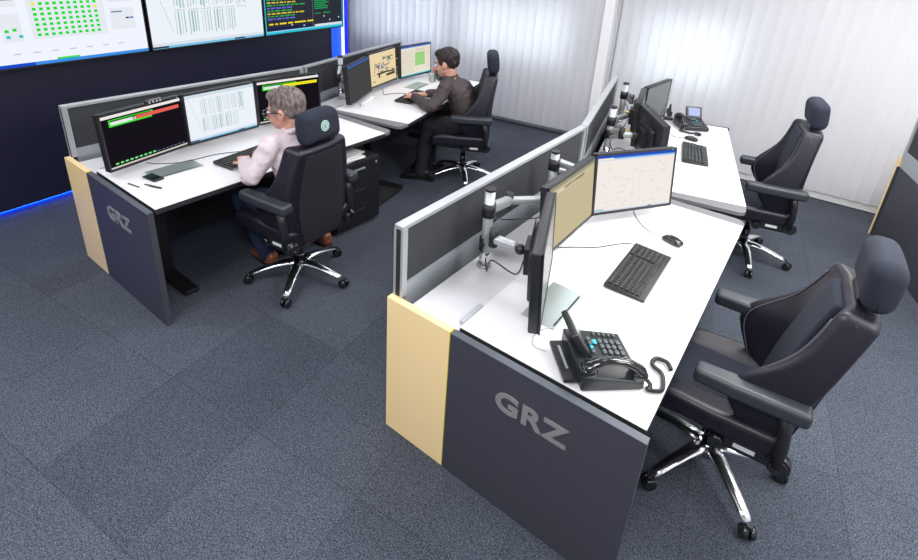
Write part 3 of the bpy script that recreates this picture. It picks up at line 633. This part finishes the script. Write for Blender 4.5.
# ------------------------------------------------------------------ chairs
def chair(label, x, y, yaw, tilt, star, emblem=False, drop=0, group='black high-backed control room chairs'):
    t = thing('office_chair', label, 'chair', (x, y, 0), R(yaw), group)
    # star base
    b = mb(chrome)
    b.cyl((0, 0, .075), (0, 0, .140), .050, .040, 24)
    bb = b.build('base_hub', t)
    for k in range(5):
        a = R(star+72*k-yaw); c, s = math.cos(a), math.sin(a)
        pr_ = [(.02, .118), (.08, .122), (.15, .116), (.22, .100), (.28, .082), (.318, .070)]
        mb(chrome).tube([(r*c, r*s, z) for r, z in pr_], [.036, .034, .031, .028, .025, .021], 14, [.65, .6, .5, .48, .48, .5], up=(0, 0, 1)).build('base_arm', t)
        w = mb(black_gl); px, py = .328*c, .328*s; n = Vector((-s, c, 0)); ax = Vector((c*.3-s*.95, s*.3+c*.95, 0)).normalized(); C0 = Vector((px, py, .031))
        for q in (-1, 1): w.cyl(C0+ax*q*.006, C0+ax*q*.026, .030, .027, 20)
        w.m(black_pl).cyl((px, py, .045), (px, py, .072), .012, n=12); w.cyl(C0-ax*.006, C0+ax*.006, .012, n=10)
        w.build('castor', t)
    mb(black_gl).cyl((0, 0, .13), (0, 0, .26), .028, n=20).cyl((0, 0, .25), (0, 0, .36), .018, n=18).m(black_pl).cyl((0, 0, .33), (0, 0, .37), .04, n=18).build('column', t)
    m_ = mb(black_pl).rbox((.02, 0, .375), (.30, .24, .05), .012, 1, 2).rbox((.15, 0, .40), (.12, .46, .06), .015, 1, 2); m_.build('mechanism', t)
    for s in (-1, 1):
        sb = mb(black_pl).rbox((.13, s*.235, .415), (.22, .045, .075), .016, 1, 3); sb.m(label_w).box(.06, .135, s*.2580, s*.2588, .405, .425); sb.build('side_housing', t)
        mb(black_gl).cyl((.21, s*.25, .43), (.21, s*.285, .43), .043, .040, 24).m(black_pl).cyl((.21, s*.285, .43), (.21, s*.292, .43), .034, .030, 24).build('adjuster_knob', t)
        mb(black_gl).cyl((-.0, s*.245, .40), (-.0, s*.275, .40), .028, .026, 20).build('adjuster_knob', t)
    mb(black_pl).rbox((-.16, .26, .385), (.06, .05, .018), .006, 1, 2).rbox((-.20, .20, .385), (.03, .14, .012), .005, 1, 2).build('lever', t)
    # seat
    def sw(p):
        x_, y_, z_ = p; u = y_/.265; v = x_/.26
        if z_ > 0: z_ += .028*max(0, abs(u)-.55)/.45 - .012*(1-min(1, abs(u)/.6)**2)
        z_ -= .035*max(0, -v-.55)**2*3
        return (x_, y_*(1-.08*max(0, -v)), z_)
    mb(leather).rbox((0, 0, 0), (.53, .53, .085), .035, 8, 4, warp=sw).build('seat', t, loc=(-.045, 0, .462))
    mb(fabric).rbox((0, 0, 0), (.44, .29, .03), .014, 6, 3, warp=lambda p: (p[0], p[1]*(1-.1*p[0]/.2), p[2]-.5*max(0, -p[0]-.14)**2*4)).build('seat_cushion', t, loc=(-.04, 0, .491))
    mb(black_pl).rbox((0, 0, 0), (.46, .44, .045), .02, 2, 3).build('seat_pan', t, loc=(-.03, 0, .415))
    # backrest, built upright then leaned
    BT = Matrix.Translation((.155, 0, .45-drop)) @ Matrix.Rotation(R(tilt), 4, 'Y')
    Hb = .64
    def prof(z):   # half width of the back at height z above the seat
        f = z/Hb
        if f < .35: return .215+.06*math.sin(f/.35*math.pi/2)
        return .275-.080*((f-.35)/.65)**1.6
    def bw(p):
        x_, y_, z_ = p; z = z_+Hb/2; f = z/Hb; hw = prof(z); u = y_/.27; s = hw/.27
        wing = .15*math.exp(-((f-.30)/.26)**2)+.03
        k = max(0, abs(u)-.50)/.50; k = k*k*(3-2*k)
        lum = .02*math.sin(f*math.pi*1.0)
        if x_ < .0: x_ -= wing*k - .012
        else: x_ -= wing*k*.12 + .02*abs(u)**2
        x_ -= .018*math.sin(f*math.pi)
        return (x_, y_*s, z)
    back = mb(leather).rbox((.018, 0, 0), (.13, .54, Hb), .03, 14, 4, warp=lambda p: bw((p[0], p[1], p[2]))); o = back.build('backrest', t); o.data.transform(BT)
    def cw(p):
        x_, y_, z_ = p; z = z_+.30; f = (z+.03)/Hb; return (x_-.018*math.sin(f*math.pi), y_*(1.12-.35*f), z+.03)
    o2 = mb(fabric).rbox((-.040, 0, 0), (.035, .27, .56), .016, 8, 3, warp=cw).build('back_cushion', t); o2.data.transform(BT)
    o3 = mb(back_cloth).rbox((0, 0, 0), (.014, .40, .58), .006, 6, 2, warp=lambda p: ((lambda z: (p[0]+.080-.018*math.sin(z/Hb*math.pi)-.02*abs(p[1]/.27)**2, p[1]*prof(z)/.27*.95, z))(p[2]+.31))).build('back_cover', t); o3.data.transform(BT)
    for s in (-1, 1):   # piping along the wing edge
        pts = []
        for k in range(24):
            f = .04+.88*k/23; z = f*Hb; hw = prof(z); wing = .15*math.exp(-((f-.30)/.26)**2)+.03; kk = .86; kq = (kk-.5)/.5; kq = kq*kq*(3-2*kq)
            pts.append(BT @ Vector((-.0475-wing*kq+.012+.0-.018*math.sin(f*math.pi)-.001, s*hw*kk, z)))
        mb(stitch).tube(pts, .0028, 6).build('piping', t)
    # headrest
    mb(black_pl).box(-.012, .012, -.07, .07, .60, .70, BT).build('headrest_bracket', t)
    HT = BT @ Matrix.Translation((.012, 0, .745)) @ Matrix.Rotation(R(-8), 4, 'Y')
    def hw_(p): return (p[0]*(1.0-.10*max(0, p[2])/.1)-.012*(p[2]/.1)*(p[0] < 0), p[1]*(1-.07*max(0, p[2])/.1), p[2]-.012*abs(p[1]/.15)**3)
    mb(fabric).rbox((0, 0, 0), (.112, .30, .190), .050, 4, 4, warp=hw_, M=None).build('headrest', t).data.transform(HT)
    if emblem:
        EMt = mat('pale green emblem', s2l(185, 215, 205), .6); e2 = mat('dark green emblem', s2l(60, 95, 95), .6)
        g = mb(EMt).cyl((.050, 0, 0), (.0575, 0, 0), .032, n=32); g.m(e2).cyl((.0576, 0, 0), (.0579, 0, 0), .025, n=32); g.m(EMt).cyl((.0580, 0, 0), (.0583, 0, 0), .0215, n=32)
        g.m(e2).box(.0584, .0587, -.010, .010, .006, .010).box(.0584, .0587, -.010, .010, -.010, -.006).box(.0584, .0587, -.010, -.005, -.010, .010).box(.0584, .0587, .003, .007, -.006, .004)
        g.build('emblem', t).data.transform(HT @ Matrix.Translation((.0012, 0, .0)))
    # armrests
    for s in (-1, 1):
        a = mb(arm_pad).rbox((.055, s*.285, .700), (.380, .088, .064), .020, 3, 3, warp=lambda p: (p[0], p[1]*(1-.22*max(0, -p[0]-.06)/.13), p[2])).build('armrest', t)
        mb(black_pl).tube([(.17, s*.285, .685), (.19, s*.288, .60), (.20, s*.285, .52), (.20, s*.27, .43)], [.030, .027, .027, .028], 12, .8, up=(1, 0, 0)).build('arm_support', a)
    return t
chair('empty black leather chair with navy headrest, nearest, beside the lettered desk panel', 1.258, .78, 4, 12, 24)
chair('empty black chair standing before the right-hand blinds', 1.055, 2.925, 13, 3, 2, False, -.03)
chair('black chair with round pale emblem on its headrest, holding the grey-haired man', -1.268, .485, 7, 4, 19, True, .055)
chair('black chair holding the dark-haired man in front of the blinds', -1.44, 2.58, 34, 4, 25)
# ------------------------------------------------------------------ people
def finalize(b, name, parent, mt, voxel, sm=4, disp=0, dscale=8, bake=True):
    o = b.build(name, parent, mt)
    r = o.modifiers.new('r', 'REMESH'); r.mode = 'VOXEL'; r.voxel_size = voxel; r.use_smooth_shade = True
    s = o.modifiers.new('s', 'SMOOTH'); s.factor = .5; s.iterations = sm
    dg = bpy.context.evaluated_depsgraph_get(); me = bpy.data.meshes.new_from_object(o.evaluated_get(dg)); old = o.data; o.modifiers.clear(); o.data = me; me.name = name
    if not me.materials: me.materials.append(mt)
    for p in me.polygons: p.use_smooth = True; p.material_index = 0
    if disp:
        me.update(); N = [v.normal.copy() for v in me.vertices]
        for v, n in zip(me.vertices, N): v.co += n*disp*noise.fractal(Vector(v.co)*dscale, .8, 2.2, 3)
    return o
def cone(b, p0, r0, p1, r1, sq=None):
    """tapered capsule; several overlapping rings so the voxel remesh fuses them"""
    p0 = Vector(p0); p1 = Vector(p1); L = (p1-p0).length; n = max(2, int(L/.02)); d = (p1-p0).normalized() if L > 1e-6 else Vector((0, 0, 1))
    pts = [p0-d*r0*.9, p0-d*r0*.6]+[p0.lerp(p1, k/n) for k in range(n+1)]+[p1+d*r1*.6, p1+d*r1*.9]
    rs = [r0*.43, r0*.8]+[r0+(r1-r0)*k/n for k in range(n+1)]+[r1*.8, r1*.43]
    b.tube(pts, rs, 16, sq or 1.)
def chain(b, pts):
    for (p, r), (q, s) in zip(pts, pts[1:]): cone(b, p, r, q, s)
def hand(b, W, elbow, palm_dir, side, down=Vector((0, 0, -1)), curl=.6):
    """W wrist; palm_dir forward direction; side = +1/-1 where the thumb goes (along lateral)"""
    f = Vector(palm_dir).normalized(); up = -Vector(down); lat = f.cross(up).normalized()*side; up = lat.cross(f)*side
    c = W+f*.05
    M = Matrix((( f.x, lat.x, up.x, c.x), (f.y, lat.y, up.y, c.y), (f.z, lat.z, up.z, c.z), (0, 0, 0, 1)))
    b.rbox((0, 0, 0), (.095, .080, .030), .014, 2, 3, M=M)
    for k, (ly, L) in enumerate(((.030, .068), (.010, .076), (-.011, .070), (-.031, .055))):
        p = c+f*.042+lat*ly; q = p+f*L*.45+up*.010; r = q+f*L*.33-up*.016; e = r+f*L*.18-up*.020
        chain(b, [(p, .0095), (q, .0088), (r, .0080), (e, .0072)])
    p = c-f*.02+lat*.036; q = p+f*.030+lat*.022-up*.006; e = q+f*.028+lat*.004-up*.008; chain(b, [(p, .012), (q, .0105), (e, .009)])
def person(label, hs, pelvis, face, lean, head, headyaw, headpitch, Lh, Rh, Lel, Rel, Lkn, Rkn, Lft, Rft, ftdir, smat, tmat, hmat, shmat, glasses, thin=0., collar=None):
    t = thing('person', label, 'person', (pelvis.x, pelvis.y, 0), 0)
    O = Vector((pelvis.x, pelvis.y, 0)); f = Vector((math.cos(face), math.sin(face), 0)); left = Vector((-f.y, f.x, 0)); up = Vector((0, 0, 1))
    V = lambda p: Vector(p)-O
    P = V(pelvis); H = V(head); neck = H - Vector((0, 0, .115)) - f*.025; chest = P.lerp(neck, .66)-f*.035; belly = P.lerp(neck, .32)-f*.01
    sh = neck-up*.065-f*.01; LS = sh+left*.165; RS = sh-left*.165
    Lh, Rh, Lel, Rel, Lkn, Rkn, Lft, Rft = map(V, (Lh, Rh, Lel, Rel, Lkn, Rkn, Lft, Rft))
    hipL = P+left*.09; hipR = P-left*.09
    def torso(b, g):
        for s in (-1, 1):
            q = left*s
            chain(b, [(P+q*.075+up*.02, .115+g), (belly+q*.06, .110+g), (chest+q*.075, .112+g), (sh+q*.075-up*.01, .075+g)])
            chain(b, [(sh+q*.02, .065+g), (sh+q*.155, .058+g)])
        chain(b, [(belly+f*.03, .11+g), (chest+f*.02, .11+g)])
    def armc(b, S, El, Hn, g):
        wr = Hn; chain(b, [(S, .058+g), (S.lerp(El, .5), .050+g), (El, .043+g), (El.lerp(wr, .4), .041+g), (wr, .028+g*1.6)])
    def legc(b, hp, kn, ft, g):
        an = ft+up*.075; chain(b, [(hp, .092+g), (hp.lerp(kn, .5), .080+g), (kn, .060+g), (kn.lerp(an, .35), .056+g), (an, .040+g*(1.5 if g > 0 else 2.2))])
    # body: torso, limbs, neck, head and hands in one skin
    b = mb(skin)
    torso(b, -.008)
    for S, El, Hn, kd in ((LS, Lel, Lh, -1), (RS, Rel, Rh, 1)):
        armc(b, S, El, Hn, -.006); hd_ = (Hn-El).normalized(); hd_.z = min(hd_.z, -.05); hand(b, Hn, El, hd_, kd)
    for hp, kn, ft in ((hipL, Lkn, Lft), (hipR, Rkn, Rft)): legc(b, hp, kn, ft, -.008)
    for ft in (Lft, Rft): cone(b, ft+up*.045, .024, ft+up*.032+ftdir*.07, .020)
    HM = Matrix.Translation(H) @ Matrix.Rotation(headyaw, 4, 'Z') @ Matrix.Rotation(headpitch, 4, 'Y') @ Matrix.Diagonal((hs, hs, hs, 1))      # local +x = nose
    cone(b, sh+up*.01, .062, HM @ Vector((-.03, 0, -.06)), .056)
    hb = lambda c, r: b.ball(c, r, 24, HM)
    hb((-.018, 0, .030), (.098, .076, .088)); hb((.030, 0, -.010), (.060, .060, .080)); hb((.044, 0, -.070), (.042, .040, .034)); hb((.02, 0, -.055), (.055, .056, .040)); hb((.066, 0, -.086), (.018, .020, .015))
    hb((.066, 0, .024), (.022, .048, .012))
    b.tube([HM @ Vector(p) for p in ((.080, 0, .012), (.095, 0, -.008), (.108, 0, -.027), (.100, 0, -.036), (.084, 0, -.036))], [.007, .009, .013, .012, .009], 10)
    for s in (-1, 1):
        hb((.104, s*.010, -.033), (.009, .007, .007)); hb((-.006, s*.078, -.012), (.019, .009, .032)); hb((.055, s*.040, -.030), (.026, .020, .026))
    hb((.084, 0, -.056), (.012, .023, .0055)); hb((.083, 0, -.066), (.012, .020, .006))
    body = finalize(b, 'body', t, skin, .0055, 3)
    # clothes
    sb = mb(smat); torso(sb, .006)
    for S, El, Hn in ((LS, Lel, Lh), (RS, Rel, Rh)): armc(sb, S, El, Hn+(El-Hn).normalized()*.012, .010)
    cone(sb, sh+up*.005, .074, neck-up*.022-f*.008, .060)
    finalize(sb, 'shirt', t, smat, .008, 3, .011, 9)
    tb = mb(tmat)
    for hp, kn, ft in ((hipL, Lkn, Lft), (hipR, Rkn, Rft)): legc(tb, hp, kn, ft-up*.01, .014)
    chain(tb, [(P+left*.07-up*.0, .125), (P-left*.07, .125)]); chain(tb, [(P+left*.06+up*.05, .118), (P-left*.06+up*.05, .118)])
    finalize(tb, 'trousers', t, tmat, .010, 3, .009, 8)
    for ft in (Lft, Rft):
        s_ = mb(shmat); d = ftdir; M = Matrix.Translation(ft) @ Matrix.Rotation(math.atan2(d.y, d.x), 4, 'Z')
        s_.rbox((.045, 0, .042), (.275, .092, .075), .035, 5, 4, warp=lambda p: (p[0], p[1]*(1-.18*max(0, -p[0])/.13), p[2]*(1-.45*max(0, p[0]-.02)/.12)-.016*max(0, p[0]-.02)/.12), M=M)
        s_.rbox((-.04, 0, .07), (.10, .082, .08), .035, 3, 4, M=M); s_.m(black_l).rbox((.045, 0, .008), (.28, .094, .014), .006, 3, 2, warp=lambda p: (p[0], p[1]*(1-.25*abs(p[0])/.14), p[2]), M=M); s_.build('shoe', t)
    # hair: cap around skull, cut above the face and ears
    hb_ = mb(hmat)
    hb_.ball((-.026, 0, .042), (.100, .083, .088), 28, HM); hb_.ball((-.050, 0, .008), (.066, .071, .066), 24, HM)
    hb_.ball((.028, 0, .088), (.052, .058, .034), 20, HM)
    for s in (-1, 1): hb_.ball((.010, s*.066, .022), (.036, .0135, .030), 16, HM)
    ho = finalize(hb_, 'hair', t, hmat, .005, 2, 0)
    N = [v.normal.copy() for v in ho.data.vertices]
    for v, n in zip(ho.data.vertices, N): v.co += n*.006*noise.fractal(Vector((v.co.x, v.co.y, v.co.z*.6))*38, .9, 2.1, 4)
    for s in (-1, 1):
        e = mb(eye_w).ball((.0785, s*.030, .002), .0125, 16, HM); e.m(iris).ball((.0865, s*.030, .002), .006, 12, HM); e.build('eye', t)
        mb(hmat).tube([HM @ Vector((.083, s*.016, .022)), HM @ Vector((.086, s*.030, .027)), HM @ Vector((.076, s*.048, .022))], .0032, 6).build('eyebrow', t)
    if glasses:
        g = mb(black_gl)
        for s in (-1, 1):
            g.tube([HM @ Vector((.104-.006*abs(math.cos(a)), s*(.032+.024*math.cos(a)), .000+.018*math.sin(a))) for a in [2*math.pi*k/20 for k in range(21)]], .0038, 6)
            g.tube([HM @ Vector(p) for p in ((.098, s*.056, .008), (.07, s*.078, .008), (.0, s*.084, .006), (-.02, s*.085, -.008))], [.009, .009, .006, .004], 8, .5)
        g.tube([HM @ Vector((.102, -.009, .006)), HM @ Vector((.106, 0, .009)), HM @ Vector((.102, .009, .006))], .0025, 6); g.build('glasses', t)
    # shirt collar
    cb = mb(smat); pts = []
    for k in range(25):
        a = 2*math.pi*k/24; pts.append(neck+f*(-.012+.060*math.cos(a))+left*.061*math.sin(a)+up*(-.006-.022*math.cos(a)))
    cb.tube(pts, .009, 8, 1.7, up=(0, 0, 1)); cb.build('collar', t)
    return t
a1 = math.pi+R(8)
person('grey-haired man with dark glasses, pale pink shirt and jeans, seated typing', 1.1, Vector((-1.19, .52, .575)), a1, 0, Vector((-1.29, .465, 1.18)), math.pi+R(30), R(12),
       Vector((-1.555, .335, .795)), Vector((-1.60, .60, .795)), Vector((-1.28, .20, .83)), Vector((-1.32, .86, .80)), Vector((-1.60, .33, .545)), Vector((-1.62, .72, .545)), Vector((-1.56, .44, .0)), Vector((-1.50, .86, .0)),
       Vector((-1, .05, 0)).normalized(), shirt_m, jeans, grey_hair, brown_l, True)
a2 = R(180+28)
f2 = Vector((math.cos(a2), math.sin(a2), 0)); l2 = Vector((-f2.y, f2.x, 0)); p2 = Vector((-1.38, 2.62, .575))
person('dark-haired man in dark brown shirt and black trousers, seated typing by the blinds', 1.12, p2, a2, 0, Vector((-1.60, 2.44, 1.15)), a2+R(-8), R(16),
       Vector((-1.86, 2.30, .795)), Vector((-1.86, 2.50, .795)), Vector((-1.53, 2.16, .80)), Vector((-1.65, 2.76, .82)), p2+f2*.42+l2*.12+Vector((0, 0, -.03)), p2+f2*.42-l2*.12+Vector((0, 0, -.03)), Vector((-1.72, 2.26, 0)), Vector((-1.80, 2.50, 0)),
       f2, brown_shirt, black_tr, dark_hair, black_l, False)
# ------------------------------------------------------------------ light
def area(name, loc, sx, sy, power, col=(1, 1, 1), rot=(0, 0, 0)):
    l = bpy.data.lights.new(name, 'AREA'); l.shape = 'RECTANGLE'; l.size = sx; l.size_y = sy; l.energy = power; l.color = col
    o = bpy.data.objects.new(name, l); COL.objects.link(o); o.location = loc; o.rotation_euler = rot; return o
lamp_e = emi('lamp diffuser', (1., .98, .96), 3.)
k = 0
for (x, y, p) in ((-2.9, -1.4, 14), (-2.9, 1.2, 5), (-2.9, 3.3, 6), (-.9, -1.4, 24), (-.6, 1.2, 8), (-.7, 3.2, 9), (1.3, -1.4, 32), (1.6, 1.2, 34), (1.5, 3.2, 24), (3.3, .2, 30), (3.3, 2.6, 26)):
    t = thing('ceiling_light', 'rectangular white ceiling light above the room', 'light', (x, y, 2.765), 0, 'ceiling lights'); mb(frame_m).box(-.64, -.6, -.34, .34, -.02, .03).box(.6, .64, -.34, .34, -.02, .03).box(-.6, .6, -.34, -.3, -.02, .03).box(-.6, .6, .3, .34, -.02, .03).build('frame', t)
    mb(lamp_e).box(-.6, .6, -.3, .3, 0, .01).build('diffuser', t)
    area('ceiling_lamp', (x, y, 2.73), 1.2, .6, p, (1., .985, .97) if x > 0 else (.95, .94, 1.))
w = bpy.data.worlds.new('sky'); SC.world = w; w.use_nodes = True; bg = w.node_tree.nodes['Background']; bg.inputs[0].default_value = (.86, .93, 1., 1); bg.inputs[1].default_value = 3.4
# ------------------------------------------------------------------ camera
cam = bpy.data.cameras.new('camera'); co = bpy.data.objects.new('camera', cam); COL.objects.link(co)
co.location = (1.2558, -1.3239, 2.1283); co.rotation_euler = (1.1904, -.059, .6404); cam.sensor_width = 36; cam.lens = 36*515.19/918; cam.shift_x = (459-457.05)/918; cam.shift_y = (155.36-280)/918; cam.clip_start = .02
SC.camera = co
SC.view_settings.view_transform = 'Standard'; SC.view_settings.look = 'None'; SC.view_settings.gamma = 1; SC.view_settings.use_curve_mapping = False; SC.view_settings.exposure = .62
